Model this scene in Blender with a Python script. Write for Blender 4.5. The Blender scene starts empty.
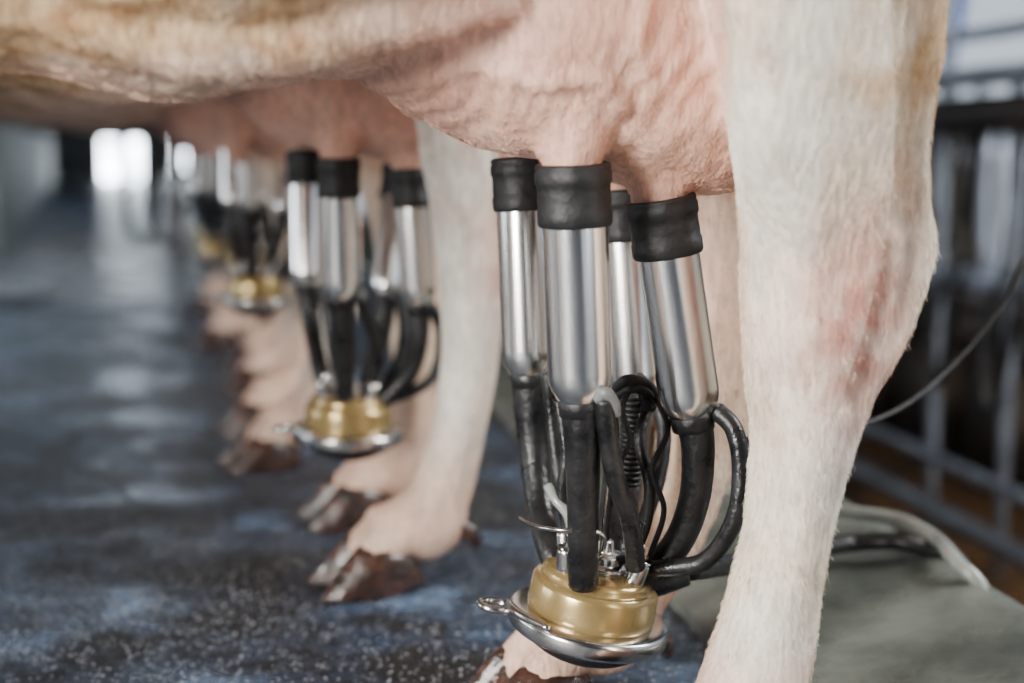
import bpy, bmesh, math, random
import numpy as np
from mathutils import Vector, Matrix, noise
random.seed(3); np.random.seed(3)
C = bpy.context.scene.collection
V = Vector
F = 1422.2; PITCH = math.radians(7.85); CAM = V((0,0,.5))
FW = V((0,math.cos(PITCH),-math.sin(PITCH))); UP = V((0,math.sin(PITCH),math.cos(PITCH))); RT = V((1,0,0))
def ray(px,py): return FW + RT*((px-512)/F) + UP*((341.5-py)/F)
def at(px,py,Y):
    d = ray(px,py); return CAM + d*(Y/d.y)
def on(px,py,z):
    d = ray(px,py); return CAM + d*((z-CAM.z)/d.z)
A0 = math.radians(20.7)
H = V((-math.cos(A0),-math.sin(A0),0)); L = V((-math.sin(A0),math.cos(A0),0))
O1 = V((.061,1.12,0)); O2 = O1+V((-.227,.6,0))
def pl(px,py,lat,O):
    d = ray(px,py); t = (lat-(CAM-O).dot(L))/d.dot(L); P = CAM+d*t
    return V(((P-O).dot(H), -lat, P.z))

# ------------------------------------------------------------ materials
def new_mat(name):
    m = bpy.data.materials.new(name); m.use_nodes = True
    nt = m.node_tree; b = nt.nodes['Principled BSDF']; return m, nt, b
def mat(name, c1, c2=None, rough=.5, metal=0, scale=30, bump=.0, bscale=None, stretch=(1,1,1), trans=0, coat=0, rvar=0, detail=4, emit=0):
    m, nt, b = new_mat(name); N = nt.nodes; K = nt.links
    tc = N.new('ShaderNodeTexCoord'); mp = N.new('ShaderNodeMapping'); mp.inputs['Scale'].default_value = stretch
    K.new(tc.outputs['Object'], mp.inputs['Vector'])
    nz = N.new('ShaderNodeTexNoise'); nz.inputs['Scale'].default_value = scale; nz.inputs['Detail'].default_value = detail
    K.new(mp.outputs[0], nz.inputs['Vector'])
    mx = N.new('ShaderNodeMix'); mx.data_type = 'RGBA'
    mx.inputs[6].default_value = (*c1,1); mx.inputs[7].default_value = (*(c2 or [x*.7 for x in c1]),1)
    rp = N.new('ShaderNodeMapRange'); rp.inputs[1].default_value=.35; rp.inputs[2].default_value=.65
    K.new(nz.outputs[0], rp.inputs[0]); K.new(rp.outputs[0], mx.inputs[0]); K.new(mx.outputs[2], b.inputs['Base Color'])
    b.inputs['Roughness'].default_value = rough; b.inputs['Metallic'].default_value = metal
    b.inputs['Transmission Weight'].default_value = trans; b.inputs['Coat Weight'].default_value = coat
    if emit:
        K.new(mx.outputs[2], b.inputs['Emission Color']); b.inputs['Emission Strength'].default_value = emit
    if rvar:
        r2 = N.new('ShaderNodeMapRange'); r2.inputs[3].default_value = rough-rvar; r2.inputs[4].default_value = rough+rvar
        K.new(rp.outputs[0], r2.inputs[0]); K.new(r2.outputs[0], b.inputs['Roughness'])
    if bump:
        n2 = N.new('ShaderNodeTexNoise'); n2.inputs['Scale'].default_value = bscale or scale; n2.inputs['Detail'].default_value = 5
        K.new(mp.outputs[0], n2.inputs['Vector'])
        bp = N.new('ShaderNodeBump'); bp.inputs['Strength'].default_value = bump; bp.inputs['Distance'].default_value = .003
        K.new(n2.outputs[0], bp.inputs['Height']); K.new(bp.outputs[0], b.inputs['Normal'])
    return m
M = {}
M['steel'] = mat('brushed_stainless', (.94,.93,.91), (.87,.86,.84), .22, 1, 90, 0, 120, (1,1,.06), rvar=.03)
M['chrome'] = mat('polished_steel', (.74,.73,.71), (.55,.55,.55), .20, 1, 20)
M['rubber'] = mat('black_rubber', (.006,.006,.007), (.010,.010,.011), .55, 0, 60, .4, 120)
M['tube'] = mat('black_hose', (.007,.007,.008), (.018,.018,.018), .38, 0, 40, .4, 160, rvar=.12)
M['greyplastic'] = mat('grey_plastic', (.20,.21,.21), (.12,.13,.13), .4, 0, 40)
M['amber'] = mat('amber_claw_bowl', (.62,.45,.20), (.47,.33,.13), .22, .55, 22, 0, 80, coat=.4, trans=.3, rvar=.04)
M['clear'] = mat('cloudy_plastic_hose', (.33,.35,.32), (.24,.26,.24), .25, 0, 20, coat=.5)
M['kerb'] = mat('smooth_concrete', (.17,.185,.16), (.06,.067,.06), .30, 0, 9, .8, 60, rvar=.12, detail=8)
M['wall'] = mat('painted_concrete', (.34,.37,.36), (.24,.27,.26), .6, 0, 3, .3, 30)
M['endwall'] = mat('end_wall_plaster', (.09,.095,.098), (.04,.045,.045), .6, 0, 1.5, .3, 30)
M['darkwall'] = mat('dark_barn_wall', (.022,.022,.024), (.012,.012,.014), .8, 0, 3, .3, 10)
M['plinth'] = mat('stained_plinth', (.11,.08,.055), (.035,.028,.024), .6, 0, 9, .3, 10)
M['cream'] = mat('cream_panel', (.66,.56,.42), (.40,.33,.24), .6, 0, 4)
M['ceil'] = mat('roof_sheet', (.12,.12,.12), (.08,.08,.08), .6, 0, 2)
M['pit'] = mat('pit_floor', (.13,.066,.028), (.028,.02,.015), .35, 0, 6, .5, 30, rvar=.15)
M['galv'] = mat('galvanised_pipe', (.36,.41,.48), (.20,.22,.26), .40, .4, 12, .1, 50)
M['white_pipe'] = mat('pale_pipe', (.62,.69,.82), (.44,.50,.60), .32, .2, 8)
M['blue'] = mat('blue_hose', (.03,.09,.40), (.02,.06,.28), .4, 0, 10)
M['browntank'] = mat('brown_beam', (.10,.08,.068), (.055,.046,.04), .5, .3, 6)
M['hoof'] = mat('horn_hoof', (.085,.038,.026), (.010,.008,.007), .28, 0, 34, 1.0, 60, (1,1,2.0), coat=.3, rvar=.1)
M['eye'] = mat('dark_eye', (.01,.008,.006), None, .1)
M['daylight'] = mat('daylight_glow_panel', (.9,.96,1), (.25,.30,.35), .5, 0, 4.5, emit=30)  # emissive panel added to stand for daylight in the far openings
def floor_mat():
    m, nt, b = new_mat('wet_dark_concrete'); N = nt.nodes; K = nt.links
    tc = N.new('ShaderNodeTexCoord')
    def nz(s,d=5,r=.6):
        n = N.new('ShaderNodeTexNoise'); n.inputs['Scale'].default_value = s; n.inputs['Detail'].default_value = d
        n.inputs['Roughness'].default_value = r; K.new(tc.outputs['Object'], n.inputs['Vector']); return n
    def mr(src,a,bb,c,d):
        r = N.new('ShaderNodeMapRange'); K.new(src, r.inputs[0])
        for i,v in enumerate((a,bb,c,d)): r.inputs[i+1].default_value = v
        return r.outputs[0]
    big = nz(4.4,9,.72); med = nz(90,6,.75); fine = nz(330,3,.7)
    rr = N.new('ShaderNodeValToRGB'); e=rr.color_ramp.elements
    e[0].position=.45; e[0].color=(.003,.004,.006,1); e[1].position=.70; e[1].color=(.22,.34,.54,1)  # blue end of the ramp paints reflected sheen into the base colour
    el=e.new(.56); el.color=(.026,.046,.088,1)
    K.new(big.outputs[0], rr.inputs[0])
    vo = N.new('ShaderNodeTexVoronoi'); vo.inputs['Scale'].default_value = 165; K.new(tc.outputs['Object'], vo.inputs['Vector'])
    sp = mr(vo.outputs['Distance'],.15,.34,1,0)
    vr = N.new('ShaderNodeSeparateColor'); K.new(vo.outputs['Color'], vr.inputs[0])
    gate = mr(vr.outputs[0],.22,.8,0,1)
    ml = N.new('ShaderNodeMath'); ml.operation='MULTIPLY'; K.new(sp,ml.inputs[0]); K.new(gate,ml.inputs[1])
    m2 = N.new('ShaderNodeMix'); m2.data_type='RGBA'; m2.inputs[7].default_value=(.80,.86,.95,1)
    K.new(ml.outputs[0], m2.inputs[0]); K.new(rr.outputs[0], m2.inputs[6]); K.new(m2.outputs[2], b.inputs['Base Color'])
    sx = N.new('ShaderNodeSeparateXYZ'); K.new(tc.outputs['Object'], sx.inputs[0])
    far = mr(sx.outputs['Y'],4.5,4.7,0,1)
    rn = mr(big.outputs[0],.46,.58,.46,.22); rf = mr(big.outputs[0],.38,.62,.36,.2)
    rm = N.new('ShaderNodeMix'); rm.data_type='FLOAT'; K.new(far,rm.inputs[0]); K.new(rn,rm.inputs[2]); K.new(rf,rm.inputs[3])
    K.new(rm.outputs[0], b.inputs['Roughness'])
    b1 = N.new('ShaderNodeBump'); b1.inputs['Distance'].default_value=.004
    K.new(mr(sx.outputs['Y'],4.5,4.7,1.0,.3), b1.inputs['Strength'])
    ad = N.new('ShaderNodeMath'); ad.operation='MULTIPLY_ADD'; ad.inputs[1].default_value=.6
    K.new(fine.outputs[0], ad.inputs[0]); K.new(med.outputs[0], ad.inputs[2])
    K.new(ad.outputs[0], b1.inputs['Height']); K.new(b1.outputs[0], b.inputs['Normal'])
    b.inputs['Specular IOR Level'].default_value=.6
    return m
M['floor'] = floor_mat()
def cow_mat(name, hair=False):
    m, nt, b = new_mat(name); N = nt.nodes; K = nt.links
    a = N.new('ShaderNodeAttribute'); a.attribute_name='coat'
    if hair:
        K.new(a.outputs['Color'], b.inputs['Base Color']); b.inputs['Roughness'].default_value=.6; b.inputs['Specular IOR Level'].default_value=.25
        return m
    tc = N.new('ShaderNodeTexCoord'); mp = N.new('ShaderNodeMapping'); mp.inputs['Scale'].default_value=(1,1,.3); K.new(tc.outputs['Object'], mp.inputs[0])
    n = N.new('ShaderNodeTexNoise'); n.inputs['Scale'].default_value=170; n.inputs['Detail'].default_value=6; K.new(mp.outputs[0], n.inputs['Vector'])
    n3 = N.new('ShaderNodeTexNoise'); n3.inputs['Scale'].default_value=22; n3.inputs['Detail'].default_value=6; K.new(tc.outputs['Object'], n3.inputs['Vector'])
    r = N.new('ShaderNodeMapRange'); r.inputs[1].default_value=.3; r.inputs[2].default_value=.7; r.inputs[3].default_value=.76; r.inputs[4].default_value=1.12
    K.new(n.outputs[0], r.inputs[0])
    r3 = N.new('ShaderNodeMapRange'); r3.inputs[1].default_value=.35; r3.inputs[2].default_value=.65; r3.inputs[3].default_value=.86; r3.inputs[4].default_value=1.08
    K.new(n3.outputs[0], r3.inputs[0])
    mm = N.new('ShaderNodeMath'); mm.operation='MULTIPLY'; K.new(r.outputs[0],mm.inputs[0]); K.new(r3.outputs[0],mm.inputs[1])
    vm = N.new('ShaderNodeVectorMath'); vm.operation='SCALE'; K.new(a.outputs['Color'], vm.inputs[0]); K.new(mm.outputs[0], vm.inputs['Scale'])
    K.new(vm.outputs[0], b.inputs['Base Color'])
    b.inputs['Roughness'].default_value=.52; b.inputs['Specular IOR Level'].default_value=.4
    b.inputs['Subsurface Weight'].default_value=.06; b.inputs['Subsurface Radius'].default_value=(.008,.004,.003); b.inputs['Subsurface Scale'].default_value=.4
    bp = N.new('ShaderNodeBump'); bp.inputs['Strength'].default_value=.9; bp.inputs['Distance'].default_value=.003
    K.new(n.outputs[0], bp.inputs['Height']); K.new(bp.outputs[0], b.inputs['Normal'])
    return m
M['cow'] = cow_mat('cow_hide'); M['cowhair'] = cow_mat('cow_hair', True)

# ------------------------------------------------------------ mesh helpers
def link(name, me, m, parent=None, loc=None):
    o = bpy.data.objects.new(name, me); C.objects.link(o)
    if m is not None: me.materials.append(m)
    if parent: o.parent = parent
    if loc is not None: o.location = loc
    return o
def obj(name, bm, m, parent=None, smooth=True, loc=None):
    bmesh.ops.recalc_face_normals(bm, faces=bm.faces)
    me = bpy.data.meshes.new(name); bm.to_mesh(me); bm.free()
    if smooth:
        for p in me.polygons: p.use_smooth = True
    return link(name, me, m, parent, loc)
def tag(o, label=None, cat=None, group=None, kind=None):
    if label: o['label']=label
    if cat: o['category']=cat
    if group: o['group']=group
    if kind: o['kind']=kind
    return o
def empty(name, loc, rz=0):
    o = bpy.data.objects.new(name, None); C.objects.link(o); o.location=loc; o.rotation_euler=(0,0,rz); o.empty_display_size=.05; return o
def copy_tree(o, parent=None):
    c = o.copy(); C.objects.link(c)
    if parent: c.parent = parent
    for ch in list(o.children): copy_tree(ch, c)
    return c
def rings(bm, R, cap=True):
    vs = [[bm.verts.new(p) for p in r] for r in R]; n = len(vs[0])
    for a,b in zip(vs[:-1], vs[1:]):
        for i in range(n): bm.faces.new((a[i],a[(i+1)%n],b[(i+1)%n],b[i]))
    if cap: bm.faces.new(vs[0][::-1]); bm.faces.new(vs[-1])
def cr(pts, k=6):
    P = [V(p) for p in pts]
    if len(P)<3: 
        return [P[0].lerp(P[1], i/k) for i in range(k+1)]
    Q = [P[0]*2-P[1]]+P+[P[-1]*2-P[-2]]; out=[]
    for i in range(1,len(Q)-2):
        for j in range(k):
            t=j/k; a,b,c,d = Q[i-1],Q[i],Q[i+1],Q[i+2]
            out.append(.5*((2*b)+(c-a)*t+(2*a-5*b+4*c-d)*t*t+(3*b-a-3*c+d)*t**3))
    out.append(P[-1]); return out
def crs(vals, k=6):
    return [v.x for v in cr([V((a,0,0)) for a in vals], k)] if len(vals)>2 else [vals[0]+(vals[1]-vals[0])*i/k for i in range(k+1)]
def tube(bm, pts, r, n=14, k=6, ribs=None):
    P = cr(pts,k); rr = crs(r,k) if isinstance(r,(list,tuple)) else [r]*len(P)
    t0 = (P[1]-P[0]).normalized(); u = t0.orthogonal().normalized(); R=[]
    for i,p in enumerate(P):
        t = (P[min(i+1,len(P)-1)]-P[max(i-1,0)]).normalized()
        u = (u - t*u.dot(t)).normalized(); w = t.cross(u)
        q = rr[i]*(1+(.12 if (ribs and i%2) else 0))
        R.append([p+(u*math.cos(a)+w*math.sin(a))*q for a in (2*math.pi*j/n for j in range(n))])
    rings(bm, R)
def lathe(bm, p0, ax, prof, n=40, wob=None):
    ax = V(ax).normalized(); u = ax.orthogonal().normalized(); w = ax.cross(u); R=[]
    for t,r in prof:
        ring=[]
        for j in range(n):
            a=2*math.pi*j/n; q=max(r,1e-4)
            if wob: q *= 1+wob(a,t)
            ring.append(V(p0)+ax*t+(u*math.cos(a)+w*math.sin(a))*q)
        R.append(ring)
    rings(bm,R)
def sharp(prof, e=.0005):
    out=[prof[0]]
    for (a,b,c) in zip(prof[:-2],prof[1:-1],prof[2:]):
        for q in (a,c):
            d=math.hypot(q[0]-b[0],q[1]-b[1]); f=min(.3,e/max(d,1e-6))
            p=(b[0]+(q[0]-b[0])*f,b[1]+(q[1]-b[1])*f); out.append(p)
    out.append(prof[-1]); return out
def box(bm, a, b, M4=None):
    x0,y0,z0=a; x1,y1,z1=b
    vs=[bm.verts.new(p) for p in ((x0,y0,z0),(x1,y0,z0),(x1,y1,z0),(x0,y1,z0),(x0,y0,z1),(x1,y0,z1),(x1,y1,z1),(x0,y1,z1))]
    if M4:
        for v in vs: v.co = M4@v.co
    for f in ((0,3,2,1),(4,5,6,7),(0,1,5,4),(1,2,6,5),(2,3,7,6),(3,0,4,7)): bm.faces.new([vs[i] for i in f])
def ss(a,b,x):
    t=max(0,min(1,(x-a)/(b-a))); return t*t*(3-2*t)
def pdist(x,z,P):
    best=9
    for (a,b) in zip(P[:-1],P[1:]):
        dx=b[0]-a[0]; dz=b[1]-a[1]; t=max(0,min(1,((x-a[0])*dx+(z-a[1])*dz)/(dx*dx+dz*dz)))
        best=min(best,math.hypot(x-a[0]-dx*t,z-a[1]-dz*t))
    return best

# ------------------------------------------------------------ cows
def egg(cx, cy, z, ru, rv, n=44, k=.22):
    g = .50*ss(.30,.40,z)*ss(.85,.65,z); out=[]
    g2 = .24*ss(.10,.16,z)*ss(.36,.28,z); fb=ss(.38,.50,z); sg=1 if cy>0 else -1
    for j in range(n):
        a=2*math.pi*j/n; c=math.cos(a); s=math.sin(a)
        q = 1-g*math.exp(-((c+.50)/.17)**2)-g2*math.exp(-((c+.35)/.2)**2)
        pw=.86-(.30*fb if c>0 else 0)
        dy=rv*math.copysign(abs(s)**pw,s)*(1+k*c)*q
        out.append(V((cx+ru*c+.50*fb*ss(-.2,.7,c)*dy*sg, cy+dy, z)))   # front edge set on the outer side
    return out
def leg(bm, secs, lat, O, upper, insL=4, insR=3, shank=0):
    S=[]
    for sec in secs:
        py,xl,xr,rv=sec[:4]; la=sec[4] if len(sec)>4 else lat
        e=shank*ss(360,430,py); e2=(11 if shank else 0)*ss(360,300,py)
        a=pl(xl+insL*(1.6 if py>220 else 1)+e,py,la,O); b=pl(xr-insR-e-e2,py,la,O); S.append(((a.x+b.x)/2, (a.z+b.z)/2, abs(a.x-b.x)/2, rv, la))
    S = [u+(lat,) for u in upper]+S
    cx,z,ru,rv,la=[crs([s[i] for s in S],5) for i in range(5)]
    rings(bm,[egg(cx[i],-la[i],z[i],ru[i],rv[i]) for i in range(len(z))])
    return V((S[-1][0],-S[-1][4],S[-1][1])), S[-1][2]
def foot(bm, Fk, r, reach=.060):
    Cn = V((Fk.x+reach, Fk.y, .054))
    tube(bm,[Fk+V((-.004,0,.03)),Fk,Fk.lerp(Cn,.5)+V((0,0,.001)),Cn],[r*.9,r*1.06,r*.88,r*.92],20,6)
    for s in (-1,1):
        tube(bm,[Fk.lerp(Cn,.6)+V((0,s*.014,0)), Cn+V((.006,s*.022,-.008)), Cn+V((.020,s*.026,-.026))],[r*.62,r*.57,r*.42],14,4)
    return Cn
def hoof_mesh(Cn, side):
    bm=bmesh.new(); R=[]
    P=((.0,-.044,.080,.0215),(.004,-.045,.079,.0232),(.016,-.043,.071,.0238),(.030,-.039,.057,.0236),(.042,-.034,.044,.0225),(.050,-.030,.034,.020),(.053,-.02,.022,.014))
    ca=math.cos(side*.16); sa=math.sin(side*.16)
    for z,l0,l1,w in P:
        ring=[]; n=32
        for j in range(n):
            a=2*math.pi*j/n; c=math.cos(a); s=math.sin(a); c2=(l0+l1)/2; h=(l1-l0)/2
            wy=w*(1-.34*max(c,0)**2)
            nn=.0032*noise.noise(V((c*3+Cn.x*9,s*3,z*70+side*5)))
            x=c2+h*c+nn; y=side*.0265+wy*s-side*.005*max(c,0)**2+nn
            ring.append(V((Cn.x+x*ca-y*sa, Cn.y+x*sa+y*ca, z+(.006*c if z>.03 else 0))))
        R.append(ring)
    rings(bm,R); return bm
def loft_s(bm, secs, n=48, y0=0, pw=1.0):
    s_=crs([a[0] for a in secs],5); zb=crs([a[1] for a in secs],5); zt=crs([a[2] for a in secs],5); hw=crs([a[3] for a in secs],5)
    R=[]
    for i in range(len(s_)):
        zc=(zb[i]+zt[i])/2; hz=(zt[i]-zb[i])/2; ring=[]
        for j in range(n):
            a=2*math.pi*j/n; c=math.cos(a); s=math.sin(a)
            ring.append(V((s_[i], y0+hw[i]*math.copysign(abs(c)**pw,c), zc+hz*math.copysign(abs(s)**pw,s))))
        R.append(ring)
    rings(bm,R)
def build_cow(tagname, O, near, far, udder_line, teats, voxel):
    bm=bmesh.new()
    loft_s(bm,[(-.50,1.0,1.18,.08),(-.46,.86,1.30,.17),(-.36,.72,1.36,.22),(-.2,.66,1.38,.205),(-.05,.62,1.38,.21),(.08,.570,1.38,.26),(.2,.55,1.38,.285),
               (.317,.532,1.37,.29),(.437,.552,1.37,.29),(.6,.555,1.37,.29),(.85,.57,1.36,.28),(1.05,.60,1.34,.25),(1.2,.68,1.30,.20),(1.3,.82,1.22,.12)])
    tube(bm,[V((.10,.10,.60)),V((.2,.10,.580)),(.30,.10,.562),(.38,.10,.576),(.5,.10,.594),(.7,.10,.61)],[.016,.020,.022,.018,.016,.012],12,5)
    tube(bm,[(1.0,0,1.12),(1.25,0,1.12),(1.45,0,1.16),(1.6,0,1.20)],[.27,.2,.15,.12],20,5)
    tube(bm,[(1.55,0,1.24),(1.68,0,1.18),(1.82,0,1.04),(1.93,0,.94),(1.97,0,.90)],[.10,.115,.085,.075,.05],20,5)
    for s in (-1,1):
        tube(bm,[(1.56,s*.07,1.27),(1.55,s*.14,1.27),(1.54,s*.22,1.24)],[.02,.036,.008],12,4)
        tube(bm,[(.98,s*.16,1.0),(1.0,s*.15,.75),(1.02,s*.14,.55),(1.03,s*.14,.40),(1.02,s*.14,.28),(1.02,s*.14,.14)],[.12,.085,.055,.055,.036,.04],20,5)
        foot(bm,V((1.02,s*.14,.11)),.042)
    tube(bm,[(-.40,0,1.30),(-.50,0,1.22),(-.53,0,1.0),(-.54,0,.80)],[.05,.03,.02,.03],12,5)
    U=[pl(px,py,-.05,O) for px,py in udder_line]; nU=len(U)
    us=[(U[0].x+.07,U[0].z+.035,.74,.05)]+[(p.x,p.z-.004,.78,.085+.035*ss(0,1,i/3)-.022*ss(.55,1,i/(nU-1))) for i,p in enumerate(U)]
    us+= [(U[-1].x-.06,U[-1].z+.03,.78,.08)]
    loft_s(bm,us,pw=.80)
    for tp in teats:
        t=V(tp); top=V((t.x,t.y*.85,t.z+.07))
        tube(bm,[top, V((t.x,t.y*.93,t.z+.038)), V((t.x,t.y,t.z+.016)), t+V((0,0,-.014))],[.060,.042,.027,.018],18,5)
    hoofs=[]; dews=[]; xfs=[]
    for k_,(secs,lat) in enumerate((near,far)):
        a=pl(secs[0][1],secs[0][0],lat,O); b=pl(secs[0][2],secs[0][0],lat,O); cx=(a.x+b.x)/2
        ru=abs(a.x-b.x)/2; z0=a.z; xfs.append(pl(secs[2][1]+4,secs[2][0],lat,O).x)
        up=[(cx-.06,1.15,.14,.05),(cx-.05,.98,ru+.07,.065),(cx-.02,max(.84,z0+.2),ru+.018,.085),(cx-.002,z0+.09,ru-.004,.084)]
        Fk,r=leg(bm,secs,lat,O,up,*((6,3,6) if tagname=='A' and k_==0 else (2,2,0)))
        rf=.042 if tagname=='B' else .043
        hoofs.append(foot(bm,Fk,rf)); dews.append((Fk,rf))
    for s in (-1,1): hoofs.append(V((1.02+.060,s*.14,.054))); dews.append((V((1.02,s*.14,.11)),.042))
    bmesh.ops.recalc_face_normals(bm,faces=bm.faces)
    me=bpy.data.meshes.new('tmp'); bm.to_mesh(me); bm.free()
    o=bpy.data.objects.new('tmp',me); C.objects.link(o)
    rm=o.modifiers.new('r','REMESH'); rm.mode='VOXEL'; rm.voxel_size=voxel; rm.use_smooth_shade=True
    sm=o.modifiers.new('s','SMOOTH'); sm.factor=.5; sm.iterations=int(round(3*(.006/voxel)))+1
    dg=bpy.context.evaluated_depsgraph_get(); dg.update()
    me2=bpy.data.meshes.new_from_object(o.evaluated_get(dg)); bpy.data.objects.remove(o)
    me2.name='cow_body'
    n=len(me2.vertices); co=np.empty(n*3); me2.vertices.foreach_get('co',co); co=co.reshape(-1,3)
    no=np.empty(n*3); me2.vertices.foreach_get('normal',no) ; no=no.reshape(-1,3)
    col=np.ones((n,4)); uc=sum((V(t) for t in teats),V())/4
    GR=[(p.x,p.z) for p in (pl(a,b,-.17,O1) for a,b in ((850,-60),(860,20),(872,110),(882,190),(880,250),(866,320),(846,400)))]
    FL=[(p.x,p.z) for p in (pl(a,b,-.19,O1) for a,b in ((800,235),(815,290),(812,345)))]
    V1=[(p.x,p.z) for p in (pl(a,b,-.12,O1) for a,b in ((380,70),(440,78),(500,62),(550,84),(610,78),(640,108)))]
    V2=[(p.x,p.z) for p in (pl(a,b,-.12,O1) for a,b in ((650,-20),(640,40),(662,84),(655,140)))]
    for i in range(n):
        x,y,z=co[i]; p=V((x,y,z)); xf=xfs[0] if y>0 else xfs[1]
        xe=xf+.50*(abs(y)-.148)
        behind=ss(xe+.010,xe-.004,x) if x<.6 else 1
        legm = ss(.085,.11,abs(y))*ss(.80,.68,z)*behind
        if z<min(t[2] for t in teats)-.01: legm=1 if x<.6 else legm
        ud = ss(.27,.14,math.hypot((x-uc.x)*.82,(z-uc.z)*.9)) if abs(y)<.20 else 0
        ud *= (1-legm)
        w = noise.noise(V((x*60,y*60,z*16)))*.0022*ud + noise.noise(p*22)*.0020*(1-legm*.5)+noise.noise(p*9)*.004*(1-.6*legm)
        w += .0012*ud*math.sin(x*380+9*noise.noise(p*14)+z*50)*ss(.495,.53,z)*ss(.60,.54,z)
        w += (abs(noise.noise(V((x*16,y*16,z*46))))*-.005+.001)*ss(.10,.2,x)*ss(.72,.6,z)*ss(.5,.54,z)
        if tagname=='A' and y>.0 and ud>.1:
            w += .0045*ud*math.exp(-(pdist(x,z,V1)/.0055)**2)+.0035*ud*math.exp(-(pdist(x,z,V2)/.005)**2)
        if ud>.2:                                  # rings of wrinkled skin where each teat enters its cup
            for t in teats:
                dt=math.hypot(x-t[0],y-t[1])
                if dt<.045 and z<t[2]+.05: w += .0011*math.sin(z*900+4*noise.noise(p*40))*ss(.045,.02,dt)*ss(t[2]+.05,t[2]+.02,z)
        if tagname=='A' and y>.12:
            d=pdist(x,z,GR); w -= .020*math.exp(-(d/.009)**2)*ss(.28,.34,z)
            d=pdist(x,z,FL); w += .004*math.exp(-(d/.016)**2)
        co[i]+=no[i]*w
        n1=noise.noise(p*7+V((3,1,7)))*.5+.5; n2=noise.noise(p*25)*.5+.5; n3=noise.noise(V((x*14,y*14,z*6))+V((9,2,1)))*.5+.5
        n4=noise.noise(p*60)*.5+.5
        cream=V((.92,.81,.67)); c=cream.lerp(V((.80,.60,.43)), .5*ss(.45,.72,n1))
        c=c.lerp(V((.96,.91,.82)), .75*ss(.44,.62,n3))
        tan=V((.42,.22,.09)).lerp(V((.70,.48,.27)),ss(.3,.7,n4)); c=c.lerp(tan, .94*ss(.10,.26,x)*ss(.34,.60,n3*.35+.4*n2+ .25*ss(.54,.568,z)))
        c=c.lerp(V((.72,.43,.30)), .6*ss(-.02,.2,x)*ss(.562,.545,z)*ss(.5,.53,z))
        pink=V((.88,.56,.43)).lerp(V((.80,.43,.32)),n2); c=c.lerp(pink, ud)
        if ud>0: c=c.lerp(V((.93,.77,.63)), .6*ud*ss(.53,.61,z)*ss(.36,.58,n3))
        if legm>.1:
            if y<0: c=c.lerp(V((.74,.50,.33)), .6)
            hk=math.hypot((x+.128)/.050,(z-.375)/.075); k=ss(1.35,.25,hk)*ss(.36,.58,n2*.35+n4*.65)*legm*(1 if y>0 else 0)
            c=c.lerp(V((.84,.53,.41)), .65*ss(1.9,.5,hk)*legm)
            c=c.lerp(V((.60,.21,.16)), .75*k)
            c=c.lerp(V((.82,.55,.42)), .35*ss(.5,.72,n2)*legm*ss(.3,.45,z))
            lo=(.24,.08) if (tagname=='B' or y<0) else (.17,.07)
            c=c.lerp(V((.72,.41,.29)).lerp(V((.80,.56,.43)),n2), .9*ss(lo[0],lo[1],z))
        if abs(y)>.06: c=c.lerp(V((.48,.26,.10)).lerp(V((.78,.55,.30)),n4), .8*ss(.49,.55,z)*ss(.9,.7,z)*(.05+.95*ss(.40,.55,n3*.5+n2*.5))*ss(-.06,-.105,x))
        col[i,:3]=c
    me2.vertices.foreach_set('co',co.ravel()); me2.update()
    at_=me2.attributes.new('coat','FLOAT_COLOR','POINT'); at_.data.foreach_set('color',col.ravel())
    for p in me2.polygons: p.use_smooth=True
    o=link('dairy_cow',me2,M['cow']); o.location=O; o.rotation_euler=(0,0,math.pi+A0)
    for Cn,(Fk,r) in zip(hoofs,dews):
        for s in (-1,1):
            obj('hoof',hoof_mesh(Cn,s),M['hoof'],o)
            b=bmesh.new(); tube(b,[Fk+V((-r*.65,s*.019,-.004)), Fk+V((-r*1.05,s*.023,-.014)), Fk+V((-r*1.25,s*.024,-.030))],[.012,.0115,.005],14,4); obj('dewclaw',b,M['hoof'],o)
    for s in (-1,1):
        b=bmesh.new(); bmesh.ops.create_uvsphere(b,u_segments=16,v_segments=10,radius=.02); obj('eye',b,M['eye'],o,loc=(1.70,s*.095,1.20))
    return o, co, no, col
def tl(px,py,Y,O):
    P=at(px,py,Y)-O; return V((P.dot(H), -P.dot(L), P.z))

near1=([(0,706,944,.082,-.148),(50,713,940,.080,-.148),(100,720,932,.076,-.148),(150,727,928,.070,-.146),(200,735,932,.062,-.144),(240,741,940,.056),(280,742,934,.054),(320,743,918,.052),(350,744,898,.050),(380,745,880,.046),
        (430,746,862,.041),(480,743,847,.036),(530,737,835,.034),(580,725,826,.035),(630,711,819,.037),(690,692,808,.040),(730,678,798,.042)],-.14)
far1=([(60,640,800,.065),(130,655,790,.06),(200,662,782,.055,.15),(260,668,784,.052,.15),(320,668,780,.050,.145),(370,660,768,.047,.14),(420,646,750,.044,.13),(470,632,732,.042,.12),(520,616,712,.040,.11),(560,600,694,.039,.10),(600,580,666,.040,.095),(622,562,642,.040,.09)],.15)
ud1=[(440,106),(480,126),(505,141),(540,150),(580,153),(612,158),(640,177),(690,191),(735,194),(770,186)]
cups1=[(521,158,1.25),(573,163,1.05),(622,190,1.28),(660,197,1.11)]
cowA,coA,noA,colA=build_cow('A',O1,near1,far1,ud1,[tl(*c,O1) for c in cups1],.005)
tag(cowA,'cream cow nearest the camera, large hind leg with reddish hock filling the right','cow','dairy cows in the milking row')
near2=([(60,408,502,.066),(110,415,502,.06),(160,421,503,.056),(210,428,504,.052),(250,435,505,.050),(300,441,504,.048),(350,442,499,.042),(400,436,492,.039),(450,425,482,.038),(490,408,474,.039),(520,392,462,.041)],-.14)
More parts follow.
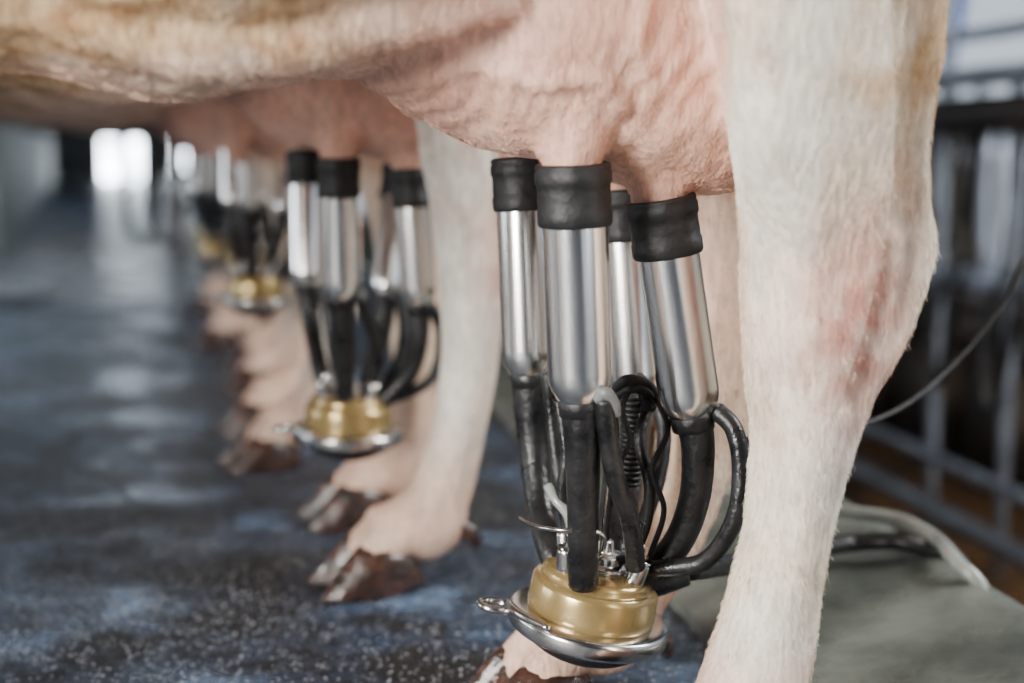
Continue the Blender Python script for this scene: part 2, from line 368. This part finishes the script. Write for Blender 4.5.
far2=([(60,355,460,.066),(130,362,440,.06),(200,368,440,.054),(250,374,442,.050),(300,382,440,.046),(350,390,440,.038),(400,392,438,.036),(440,386,434,.037),(465,372,424,.039)],.15)
ud2=[(245,100),(275,124),(300,140),(330,146),(355,149),(380,154),(405,160),(430,160),(460,150)]
cups2=[(305,151,1.86),(338,157,1.64),(398,164,1.86),(412,168,1.70)]
cowB,coB,noB,colB=build_cow('B',O2,near2,far2,ud2,[tl(*c,O2) for c in cups2],.0075)
tag(cowB,'second cow from the camera, pale hind leg standing left of the nearest steel cups','cow','dairy cows in the milking row')
OFF=[(-.46,1.21),(-.60,1.90),(-.80,2.53),(-.97,3.22)]
lab=['third cow from the camera, blurred, behind the second cow','fourth cow from the camera, blurred with pale hooves on wet floor','fifth cow from the camera, small and dark behind the fourth','farthest cow of the row, last before the bright doorway']
for (dx,dy),lb,rz in zip(OFF,lab,(1.5,.5,-.5,0)):
    c=copy_tree(cowB); c.location=O1+V((dx,dy,0)); c['label']=lb; c.rotation_euler.z+=math.radians(rz)

def coat_hair(cow,co,no,col,N):
    w=(co[:,2]<.80)&(co[:,2]>.085)&(co[:,0]<.62)&(no[:,1]>-.6)
    cand=np.nonzero(w)[0]; pick=np.random.choice(cand,N)
    P=co[pick]+np.random.normal(0,.003,(N,3)); n_=no[pick]; P-=n_*np.sum((P-co[pick])*n_,axis=1)[:,None]
    comb=np.tile(np.array([-.35,0,-1.]),(N,1))+np.random.normal(0,.24,(N,3))
    cl=np.array([noise.noise_vector(V(tuple(p))*55) for p in P]); comb+=cl*1.2
    comb-=n_*np.sum(comb*n_,axis=1)[:,None]; comb/=np.linalg.norm(comb,axis=1)[:,None]+1e-6
    cc=col[pick].copy()
    pinkness=np.clip((cc[:,0]-cc[:,1]-.27)/.1,0,1)*np.clip((cc[:,2]-.28)/.04,0,1)
    ln=np.random.uniform(.0035,.008,N)*(1-.7*pinkness)*(1+.25*cl[:,0])
    K=4; pos=np.empty((N,K,3))
    for k in range(K):
        t=k/(K-1); pos[:,k]=P+comb*(ln*t)[:,None]+n_*(ln*(.22+.2*cl[:,1])*math.sin(t*1.9)-.0005)[:,None]
    hc=bpy.data.hair_curves.new('coat_hair'); hc.add_curves([K]*N)
    hc.attributes['position'].data.foreach_set('vector',pos.ravel())
    ra=hc.attributes.get('radius') or hc.attributes.new('radius','FLOAT','POINT')
    ra.data.foreach_set('value',np.tile(np.array([.00017,.00016,.00012,.00004]),N))
    cc[:,:3]=np.minimum(.98,cc[:,:3]*(np.random.uniform(.66,1.34,N)*(1+.35*cl[:,2]))[:,None])
    ca=hc.attributes.new('coat','FLOAT_COLOR','CURVE'); ca.data.foreach_set('color',cc.ravel())
    hc.materials.append(M['cowhair'])
    o=bpy.data.objects.new('coat_hair',hc); C.objects.link(o); o.parent=cow; o['kind']='stuff'
try: coat_hair(cowA,coA,noA,colA,105000)
except Exception as e: print('HAIR',e)

# ------------------------------------------------------------ milking clusters
def cluster(cups, claw, tubes, pulses, sc=1.0, extras=None, tilt=10):
    cx,cy,cY=claw; base=at(cx,cy,cY); root=empty('milking_cluster',base); B=base
    def rel(p): return V(p)-B
    for (tx,ty,bx,by,Y0,Y1,r) in cups:
        T=rel(at(tx,ty,Y0)); E=rel(at(bx,by,Y1)); ax=(T-E); Ln=ax.length; ax.normalize()
        hc=.043; cl=Ln-hc
        bm=bmesh.new(); lathe(bm,E,ax,[(0,r*.5),(.0005,r*.66),(.002,r*.72),(.010,r*.90),(.014,r*.96),(.018,r*.99),(.022,r),(.024,r),(cl*.5,r),(cl-.002,r),(cl+.004,r),(cl+.005,r*.6)],64)
        sh=obj('teat_cup',bm,M['steel'],root)
        bm=bmesh.new(); ph=random.random()*6
        wob=lambda a,t,ph=ph: .012*math.sin(3*a+ph+t*60)+.010*math.sin(5*a+ph*2+t*110)+.004*math.sin(9*a-t*180+ph)
        lathe(bm,E,ax,[(cl-.004,r*.9),(cl-.003,r*1.09),(cl-.001,r*1.14),(cl+.008,r*1.15),(cl+.010,r*1.11),(cl+.016,r*1.12),(cl+.022,r*1.11),(cl+.027,r*1.12),(cl+.029,r*1.17),(cl+.036,r*1.17),(cl+.038,r*1.13),(Ln-.003,r*1.15),(Ln-.001,r*1.13),(Ln,r*1.05),(Ln-.002,r*.72),(Ln-.01,r*.62),(Ln-.018,r*.2)],56,wob)
        obj('rubber_collar',bm,M['rubber'],sh)
        bm=bmesh.new(); lathe(bm,E,ax,[(-.012,r*.5),(-.010,r*.70),(.001,r*.74),(.004,r*.66),(.005,r*.3)],32)
        obj('end_cap',bm,M['tube'],sh)
    ta=math.radians(tilt); ax=V((math.sin(ta),-.04,math.cos(ta))).normalized(); Z=V((0,0,0))
    s=sc
    bm=bmesh.new(); lathe(bm,Z,ax,sharp([(.012*s,.040*s),(.013*s,.0530*s),(.020*s,.0540*s),(.040*s,.0530*s),(.044*s,.0500*s),(.045*s,.0465*s),(.050*s,.0460*s),(.053*s,.043*s),(.056*s,.030*s),(.057*s,.001)],.0008),72)
    bowl=obj('claw_bowl',bm,M['amber'],root)
    bm=bmesh.new(); lathe(bm,Z,ax,sharp([(-.006*s,.040*s),(-.005*s,.058*s),(-.003,.0640*s),(.000*s,.0675*s),(.010*s,.0682*s),(.0135*s,.066*s),(.0145*s,.058*s),(.0155*s,.05*s)],.0006),72)
    obj('base_ring',bm,M['chrome'],root)
    bm=bmesh.new(); lathe(bm,Z,ax,[(-.026*s,.005*s),(-.024*s,.026*s),(-.018*s,.040*s),(-.010*s,.052*s),(-.004*s,.056*s)],40); obj('bottom_valve',bm,M['rubber'],root)
    u=V((1,0,0)); u=(u-ax*u.dot(ax)).normalized(); w=ax.cross(u)
    for a in (35,145,215,325):
        q=math.radians(a); rd=u*math.cos(q)+w*math.sin(q); p=ax*.048*s+rd*.032*s
        bm=bmesh.new(); tube(bm,[p,p+ax*.014*s+rd*.004*s,p+ax*.026*s+rd*.007*s],[.0095*s,.0085*s,.0075*s],16,3); obj('inlet_nipple',bm,M['chrome'],root)
    bm=bmesh.new(); lathe(bm,Z,ax,sharp([(.054*s,.026*s),(.060*s,.026*s),(.062*s,.020*s),(.068*s,.019*s),(.070*s,.010*s),(.079*s,.008*s),(.081*s,.001)]),32); obj('centre_cap',bm,M['chrome'],root)
    bm=bmesh.new(); c=-u*.079*s+ax*.006*s; pts=[c+(-u*math.cos(a)*.013*s)+(w*math.sin(a)*.010*s) for a in [math.pi*2*i/12 for i in range(13)]]
    tube(bm,pts,.0032*s,10,3); obj('hanging_loop',bm,M['chrome'],root)
    bm=bmesh.new(); tube(bm,[-u*.070*s-w*.006*s+ax*.013*s,-u*.060*s-w*.034*s+ax*.015*s,-u*.036*s-w*.056*s+ax*.015*s],[.0034*s,.0038*s,.0026*s],10,6); obj('lever',bm,M['chrome'],root)
    for pts,r in tubes:
        bm=bmesh.new(); tube(bm,[rel(at(*p)) for p in pts],r,18,8); obj('milk_tube',bm,M['tube'],root)
    for pts,r in pulses:
        bm=bmesh.new(); tube(bm,[rel(at(*p)) for p in pts],r,14,8); obj('pulse_tube',bm,M['tube'],root)
    for nm,pts,r,m in (extras or []):
        bm=bmesh.new(); P=[rel(at(*p)) for p in pts]
        if nm=='coiled_cord':
            PP=cr(P,60); Q=[p+V((math.cos(i*.62)*.0095,math.sin(i*.62)*.0095,0)) for i,p in enumerate(PP)]
            tube(bm,Q,r,8,2)
        else: tube(bm,P,r,12,8)
        obj(nm,bm,M[m],root)
    return root
R=.0244
cl1=cluster([(521,158,529,376,1.25,1.24,R*.95),(573,163,581,402,1.05,1.06,R),(622,190,636,398,1.28,1.27,R),(660,197,692,417,1.11,1.12,R)],
 (587,628,1.15),
 [([(529,372,1.24),(531,395,1.24),(534,450,1.235),(540,505,1.21),(549,545,1.175),(558,570,1.16)],[.0168,.0168,.0138,.0128,.0118,.0115]),
  ([(581,398,1.06),(582,430,1.06),(583,490,1.075),(583,545,1.09),(583,583,1.105)],[.0158,.0147,.0130,.0124,.0124]),
  ([(636,394,1.27),(634,440,1.26),(626,500,1.22),(618,545,1.19),(612,572,1.17)],[.0155,.0140,.0125,.0120,.0115]),
  ([(693,413,1.12),(698,450,1.12),(694,500,1.13),(676,545,1.14),(640,582,1.145)],[.0152,.0136,.0128,.0124,.0122])],
 [([(716,410,1.115),(734,430,1.105),(741,470,1.10),(734,520,1.10),(706,560,1.115),(664,568,1.13),(632,566,1.15)],.0074),
  ([(604,398,1.045),(607,430,1.05),(616,480,1.06),(630,520,1.08),(636,566,1.11)],.0078),
  ([(548,372,1.2),(552,420,1.2),(560,480,1.19),(572,520,1.18),(585,562,1.17)],.0062),
  ([(654,392,1.24),(664,430,1.23),(658,480,1.21),(640,530,1.19),(626,564,1.17)],.0066),
  ([(610,404,1.12),(612,450,1.13),(606,510,1.14),(600,564,1.15)],.0058),
  ([(650,398,1.16),(640,440,1.14),(650,490,1.13),(640,540,1.13),(616,564,1.14)],.0050),
  ([(558,398,1.18),(566,450,1.17),(562,500,1.17),(574,560,1.17)],.0048)],
 extras=[('coiled_cord',[(630,392,1.17),(634,425,1.17),(632,455,1.17),(626,488,1.17)],.0021,'rubber'),
  ('tape_wrap',[(616,388,1.14),(628,380,1.13),(646,384,1.14),(656,396,1.15)],.0048,'rubber'),
  ('tape_wrap',[(618,396,1.14),(632,388,1.13),(648,394,1.14),(652,408,1.15)],.0040,'rubber'),
  ('tape_wrap',[(640,376,1.17),(646,384,1.15),(642,396,1.14),(650,410,1.14)],.0034,'rubber'),
  ('thin_cord',[(632,384,1.14),(622,410,1.12),(630,440,1.11),(618,470,1.11),(626,500,1.11)],.0024,'rubber'),
  ('thin_cord',[(656,398,1.14),(668,430,1.12),(652,470,1.12),(664,510,1.12),(650,556,1.13)],.0024,'rubber'),
  ('bail_wire',[(519,518,1.13),(535,526,1.10),(560,530,1.08),(600,533,1.08),(604,548,1.09),(596,556,1.09),(560,549,1.09)],.0018,'chrome'),
  ('bail_wire',[(602,392,1.04),(612,440,1.05),(606,500,1.07),(600,560,1.11)],.0016,'chrome'),
  ('elbow_joint',[(598,400,1.045),(606,393,1.04),(614,404,1.045),(615,414,1.05)],.0046,'greyplastic'),
  ('elbow_joint',[(708,414,1.115),(717,409,1.115),(726,416,1.112),(730,428,1.108)],.0055,'greyplastic'),
  ('clear_tube',[(548,486,1.18),(556,500,1.17),(568,516,1.165),(574,545,1.165)],.0042,'clear'),
  ('outlet_pipe',[(636,588,1.15),(660,580,1.155),(684,571,1.16)],.013,'tube')])
tag(cl1,'sharp foreground milking cluster, four steel teat cups above an amber claw bowl','milking cluster','milking clusters hanging under the cows')
R2=.0216
cl2=cluster([(305,151,307,287,1.86,1.83,R2),(338,157,341,299,1.64,1.65,R2),(400,165,386,298,1.86,1.80,R2*.95),(410,168,419,305,1.70,1.70,R2)],
 (348,437,1.72),
 [([(307,284,1.83),(311,320,1.82),(318,360,1.78),(330,402,1.74)],[.014,.012,.011,.011]),
  ([(341,296,1.65),(344,340,1.66),(345,380,1.68),(344,408,1.69)],[.014,.0125,.012,.012]),
  ([(386,295,1.80),(382,330,1.79),(372,365,1.76),(362,402,1.74)],[.014,.0125,.012,.011]),
  ([(419,302,1.70),(419,340,1.70),(408,375,1.71),(376,408,1.715)],[.0135,.012,.0115,.011])],
 [([(357,292,1.66),(372,330,1.68),(378,365,1.70),(366,400,1.71)],.0075),([(428,300,1.72),(441,335,1.73),(430,380,1.73),(380,404,1.73)],.007),([(322,284,1.8),(330,330,1.79),(336,370,1.76),(342,400,1.73)],.0075),([(398,292,1.78),(404,330,1.77),(395,370,1.75),(368,400,1.73)],.0075)],
 extras=[('elbow_joint',[(352,296,1.65),(358,290,1.655),(364,298,1.66)],.006,'greyplastic')], tilt=3)
tag(cl2,'slightly blurred milking cluster under the second cow, left of its pale leg','milking cluster','milking clusters hanging under the cows')
for (dx,dy),dz,sc_,lb in zip(OFF,(.10,.085,.07,.06),(.86,.90,.92,.92),['blurred milking cluster under the third cow','blurred milking cluster under the fourth cow','small dark milking cluster under the fifth cow','farthest milking cluster, tiny and blurred under the last cow']):
    c=copy_tree(cl2); b=cl2.location; c.location=V((b.x+dx+.240,b.y+dy-.6,b.z+dz)); c['label']=lb; c.scale=(sc_,sc_,sc_)

# ------------------------------------------------------------ hoses and cable
def hose(name,pts,r,m,label,cat):
    bm=bmesh.new(); P=[V(p) for p in pts]; c=P[0].copy(); tube(bm,[p-c for p in P],r,14,8); o=obj(name,bm,M[m],None,loc=c); return tag(o,label,cat)
def xb(y): return .22-(y-1.28)*.186
e1=on(915,545,.080); e2=on(955,560,.085)
hose('milk_hose',[at(690,570,1.17),at(720,566,1.22),at(780,556,1.36),on(840,545,.075),on(880,541,.080),e1,e1+V((.06,.01,-.035)),e1+V((.10,0,-.20)),e1+V((.11,-.1,-.5))],.0095,'tube','black hose running from the foreground claw to the kerb behind the leg','hose')
hose('clear_hose',[on(640,470,.05),on(700,482,.06),on(780,498,.075),on(850,512,.085),on(900,520,.086),on(935,538,.088),e2,e2+V((.03,-.03,-.05)),e2+V((.05,-.05,-.25)),e2+V((.05,-.1,-.55))],.008,'clear','cloudy transparent hose curving over the concrete kerb at right','hose')
hose('thin_cable',[at(1180,60,1.7),at(1080,150,1.6),at(1024,255,1.5),at(1003,305,1.48),at(960,358,1.45),at(910,402,1.4),at(860,425,1.35),at(790,436,1.25),at(746,440,1.14)],.0026,'rubber','thin black cable drooping across the right edge behind the big leg','cable')
# hose rack standing beyond the last cow
hr=empty('hose_rack',(-1.48,6.3,0),math.radians(20))
bm=bmesh.new(); tube(bm,[(0,0,0),(0,0,.5),(0,0,1.2)],.025,12,3); obj('post',bm,M['browntank'],hr)
bm=bmesh.new(); tube(bm,[(-.2,0,.95),(0,0,.97),(.25,0,.95)],.02,12,3); obj('crossbar',bm,M['browntank'],hr)
for i in range(4):
    x=-.16+i*.1; q=random.uniform(-.1,.1)
    bm=bmesh.new(); tube(bm,[(x,0,.95),(x-.05,.05,.6),(x-.04,.08,.2+q),(x+.06,.08,.15+q),(x+.08,.04,.5),(x+.06,0,.95)],.022,10,5); obj('looped_hose',bm,M['tube'],hr)
tag(hr,'dark rack of looped hoses beyond the last cow, beside the bright opening','hose rack')

# ------------------------------------------------------------ setting
def prism(bm, poly, z0, z1):
    a=[bm.verts.new((x,y,z0)) for x,y in poly]; b=[bm.verts.new((x,y,z1)) for x,y in poly]; n=len(poly)
    bm.faces.new(a[::-1]); bm.faces.new(b)
    for i in range(n): bm.faces.new((a[i],a[(i+1)%n],b[(i+1)%n],b[i]))
def struct(name,bm,m,smooth=False): return tag(obj(name,bm,m,None,smooth),None,None,None,'structure')
bm=bmesh.new(); prism(bm,[(-9,-3),(xb(-3)+.2,-3),(xb(26)+.2,26),(-9,26)],-.7,0); struct('floor',bm,M['floor'])
bm=bmesh.new(); prism(bm,[(xb(-3)+.201,-3),(9,-3),(9,26),(xb(26)+.201,26)],-.75,-.6); struct('floor_pit',bm,M['pit'])
bm=bmesh.new(); box(bm,(-8.9,4.35,-.01),(-1.5,4.72,.004)); struct('trim_4',bm,M['darkwall'])
bm=bmesh.new(); prof=[(-.004,-.02),(-.002,.014),(.004,.020),(.06,.030),(.13,.043),(.20,.056),(.25,.066),(.272,.066),(.285,.058),(.29,.04),(.292,-.6)]
R_=[]
for i in range(60):
    y=-.6+i*(14.6/59); R_.append([V((xb(y)+a,y,z)) for a,z in prof])
rings(bm,R_); struct('trim_1',bm,M['kerb'],True)
a=V((-2.34,6.5,0)); b=V((-6.9,21.5,0)); d=(b-a).normalized(); nrm=V((-d.y,d.x,0))
bm=bmesh.new(); prism(bm,[tuple(p.xy) for p in (a,b,b+nrm*.25,a+nrm*.25)],0,.62); struct('wall_left',bm,M['wall'])
bm=bmesh.new(); box(bm,(-9,22,0),(-6.3,22.2,3.4)); box(bm,(-4.85,22,0),(1,22.2,3.4)); box(bm,(-5.4,22,0),(-5.2,22.2,3.4)); box(bm,(-6.3,22,.58),(-5.4,22.2,3.4)); box(bm,(-5.2,22,.42),(-4.85,22.2,3.4)); box(bm,(-5.2,22,0),(-4.85,22.2,.15)); struct('wall_back',bm,M['endwall'])
bm=bmesh.new(); box(bm,(-6.3,22.08,0),(-5.4,22.12,.58)); struct('door_1',bm,M['daylight'])
bm=bmesh.new(); box(bm,(-5.2,22.08,.15),(-4.85,22.12,.42)); struct('window_1',bm,M['daylight'])
bm=bmesh.new(); box(bm,(-9.2,-3,0),(-9,26,3.4)); struct('wall_far_left_added',bm,M['darkwall'])  # unseen wall added to block sky light from the open left side
bm=bmesh.new(); box(bm,(-9,-3.2,0),(3,-3,3.4)); struct('wall_front_added',bm,M['darkwall'])  # unseen dark wall added behind the camera to darken reflections in the steel
bm=bmesh.new(); box(bm,(-9,-3,3.4),(5,26,3.5)); struct('ceiling',bm,M['ceil'])
Kd=V((-.183,.983,0)); ang=math.atan2(Kd.y,Kd.x)
W=Matrix.Translation((3.5,2.4,0))@Matrix.Rotation(ang,4,'Z')
bm=bmesh.new(); box(bm,(-4,-.2,-.6),(18,0,-.12),W); struct('trim_2',bm,M['plinth'])
bm=bmesh.new(); box(bm,(-4,-.2,-.12),(18,0,.45),W); struct('wall_right',bm,M['cream'])
bm=bmesh.new(); box(bm,(-4,-.25,.45),(18,.05,.62),W); struct('trim_3',bm,M['browntank'])
fe=empty('stall_frame',(1.22,3.3,-.6),ang)
def railpart(nm,x0,x1,y,z,r,m):
    bm=bmesh.new(); tube(bm,[(x0,y,z+.6),((x0+x1)/2,y,z+.6),(x1,y,z+.6)],r,12,3); obj(nm,bm,M[m],fe)
railpart('lower_rail',-1.6,6,.05,-.31,.018,'galv'); railpart('lower_rail',-1.6,6,.1,-.42,.026,'galv')
railpart('middle_rail',-1.6,6,-.1,.14,.022,'white_pipe'); railpart('middle_rail',-1.6,6,-.2,.05,.03,'browntank'); railpart('top_rail',-1.6,6,-.1,.68,.028,'white_pipe'); railpart('top_rail',-1.6,6,-.1,.58,.050,'browntank'); railpart('top_rail',-1.6,6,-.16,.80,.02,'white_pipe')
for i in range(12):
    bm=bmesh.new(); x=-1.2+i*.48+random.uniform(-.08,.08); tube(bm,[(x,-.1,0),(x,-.1,.9),(x,-.1,1.3 if i%2 else 1.8)],random.choice((.014,.024,.018)),12,3); obj('post',bm,M[random.choice(('galv','browntank','white_pipe'))],fe)
for i in range(40):
    bm=bmesh.new(); x=-1.3+i*.13+random.uniform(-.05,.05); r_=random.choice((.006,.010,.015)); tube(bm,[(x,-.12,1.14),(x+random.uniform(-.02,.02),-.12,.95),(x+random.uniform(-.03,.03),-.12,random.choice((.74,.82,.74)))],r_,8,2); obj('bar',bm,M[random.choice(('galv','browntank','white_pipe','tube'))],fe)
for i in range(12):
    x=-1.1+i*.31+random.uniform(-.08,.08); q=random.uniform(-.05,.05)
    bm=bmesh.new(); tube(bm,[(x,-.06,1.14),(x-.02,-.02,.8+q),(x+.06,.0,.48+q),(x+.14,-.02,.62),(x+.12,-.06,.80)],.012,10,5); obj('hanging_hose',bm,M['tube'],fe)
tag(fe,'blurred galvanised pipe stall frame across the pit at right','stall frame')
bp=empty('milk_line',(1.85,4.2,0),ang)
bm=bmesh.new(); tube(bm,[(-1.5,0,.60),(2,0,.60),(6,0,.60)],.06,20,3); obj('pipe',bm,M['browntank'],bp)
for i in range(16):
    x=-1+i*.24+random.uniform(-.05,.05); q=random.uniform(-.06,.04)
    bm=bmesh.new(); tube(bm,[(x,0,.56),(x,.02,.42+q),(x+.05,.03,.22+q),(x+.1,0,.28),(x+.1,-.02,.42)],.015,10,5); obj('drop_hose',bm,M['tube'],bp)
    bm=bmesh.new(); lathe(bm,(x+.1,-.02,.34+q),(0,.05,1),[(0,.012),(.01,.024),(.13,.024),(.14,.012)],16); obj('hanging_cup',bm,M['steel'],bp)
    bm=bmesh.new(); tube(bm,[(x,0,.62),(x,0,.72)],.026,10,2); obj('inlet',bm,M['galv'],bp)
tag(bp,'dark horizontal milk pipe with hanging drop hoses at upper right','pipe')
for i in range(9):
    mv=empty('pump_unit',V((1.95,3.2,-.6))+Kd*(i*.5-.6),ang)
    bm=bmesh.new(); box(bm,(-.19,-.14,0),(.19,.14,.38)); bmesh.ops.bevel(bm,geom=bm.edges[:],offset=.03,segments=2,affect='EDGES'); obj('housing',bm,M['plinth'],mv)
    bm=bmesh.new(); lathe(bm,(-.16,0,.48),(1,0,0),[(0,.03),(.01,.09),(.05,.10),(.27,.10),(.31,.09),(.32,.03)],24); obj('motor',bm,M['browntank'],mv)
    for k in range(3):
        bm=bmesh.new(); x=-.15+k*.13; tube(bm,[(x,.03,.48),(x+.01,.02,.62),(x+.05,.05,.70+.03*k),(x+.10,.05,.62)],.014,10,5); obj('pipe',bm,M[('galv','browntank','tube')[k]],mv)
    tag(mv,'dark blurred pump unit on the pit floor beyond the rails','pump','pump units beyond the rails')
hose('blue_hose',[V((1.62,3.6,1.6)),V((1.34,4.2,1.1)),V((1.30,4.22,.9)),V((1.28,4.25,.72))],.022,'blue','blue hose hanging at the upper right edge','hose')

# ------------------------------------------------------------ light
w=bpy.data.worlds.new('World'); bpy.context.scene.world=w; w.use_nodes=True; nt=w.node_tree; N=nt.nodes; K=nt.links
tc=N.new('ShaderNodeTexCoord'); sx=N.new('ShaderNodeSeparateXYZ'); K.new(tc.outputs['Generated'],sx.inputs[0])
rp=N.new('ShaderNodeValToRGB'); K.new(sx.outputs['Z'],rp.inputs[0]); e=rp.color_ramp.elements
e[0].position=0; e[0].color=(.78,.88,1,1); e[1].position=.6; e[1].color=(.46,.58,.78,1)
K.new(rp.outputs[0],N['Background'].inputs[0]); N['Background'].inputs[1].default_value=1.05
def area(name,loc,target,sx_,sy_,power,color):
    l=bpy.data.lights.new(name,'AREA'); l.shape='RECTANGLE'; l.size=sx_; l.size_y=sy_; l.energy=power; l.color=color
    o=bpy.data.objects.new(name,l); C.objects.link(o); o.location=loc
    o.rotation_euler=(V(target)-V(loc)).to_track_quat('-Z','Y').to_euler(); return o
area('added_softbox',(-1.6,-.85,.95),(.3,1.2,.4),.8,1.0,160,(1,.965,.92))  # key softbox added behind camera left, no actual window there
area('added_softbox',(1.5,-.6,1.0),(.4,1.2,.4),.30,1.4,16,(1,.97,.94))  # narrow fill softbox added for a right-hand highlight on the cups
area('added_aisle_fill',(-3.4,1.6,.75),(-.3,2.3,.3),1.6,.8,40,(.84,.92,1))  # out-of-view fill added to brighten the receding cows
area('added_aisle_fill',(-3.3,6.0,1.2),(-.5,1.8,0),1.5,.8,24,(.50,.72,1))  # out-of-view blue light added to put a sheen on the floor
area('added_far_fill',(-3.9,11,2.8),(-3.9,11.5,0),2.0,3.0,110,(.85,.92,1))  # overhead fill added to lift the left wall and far floor
area('added_pit_fill',(2.6,1.6,2.2),(1.4,3.4,0),1.6,1.2,170,(1,.98,.95))  # fill added to brighten the kerb and the background at right

# ------------------------------------------------------------ camera
cd=bpy.data.cameras.new('Camera'); co_=bpy.data.objects.new('Camera',cd); C.objects.link(co_); bpy.context.scene.camera=co_
co_.location=CAM; co_.rotation_euler=(math.pi/2-PITCH,0,0); cd.lens=50; cd.sensor_width=36; cd.clip_start=.02
cd.dof.use_dof=True; cd.dof.focus_distance=1.12; cd.dof.aperture_fstop=2.3
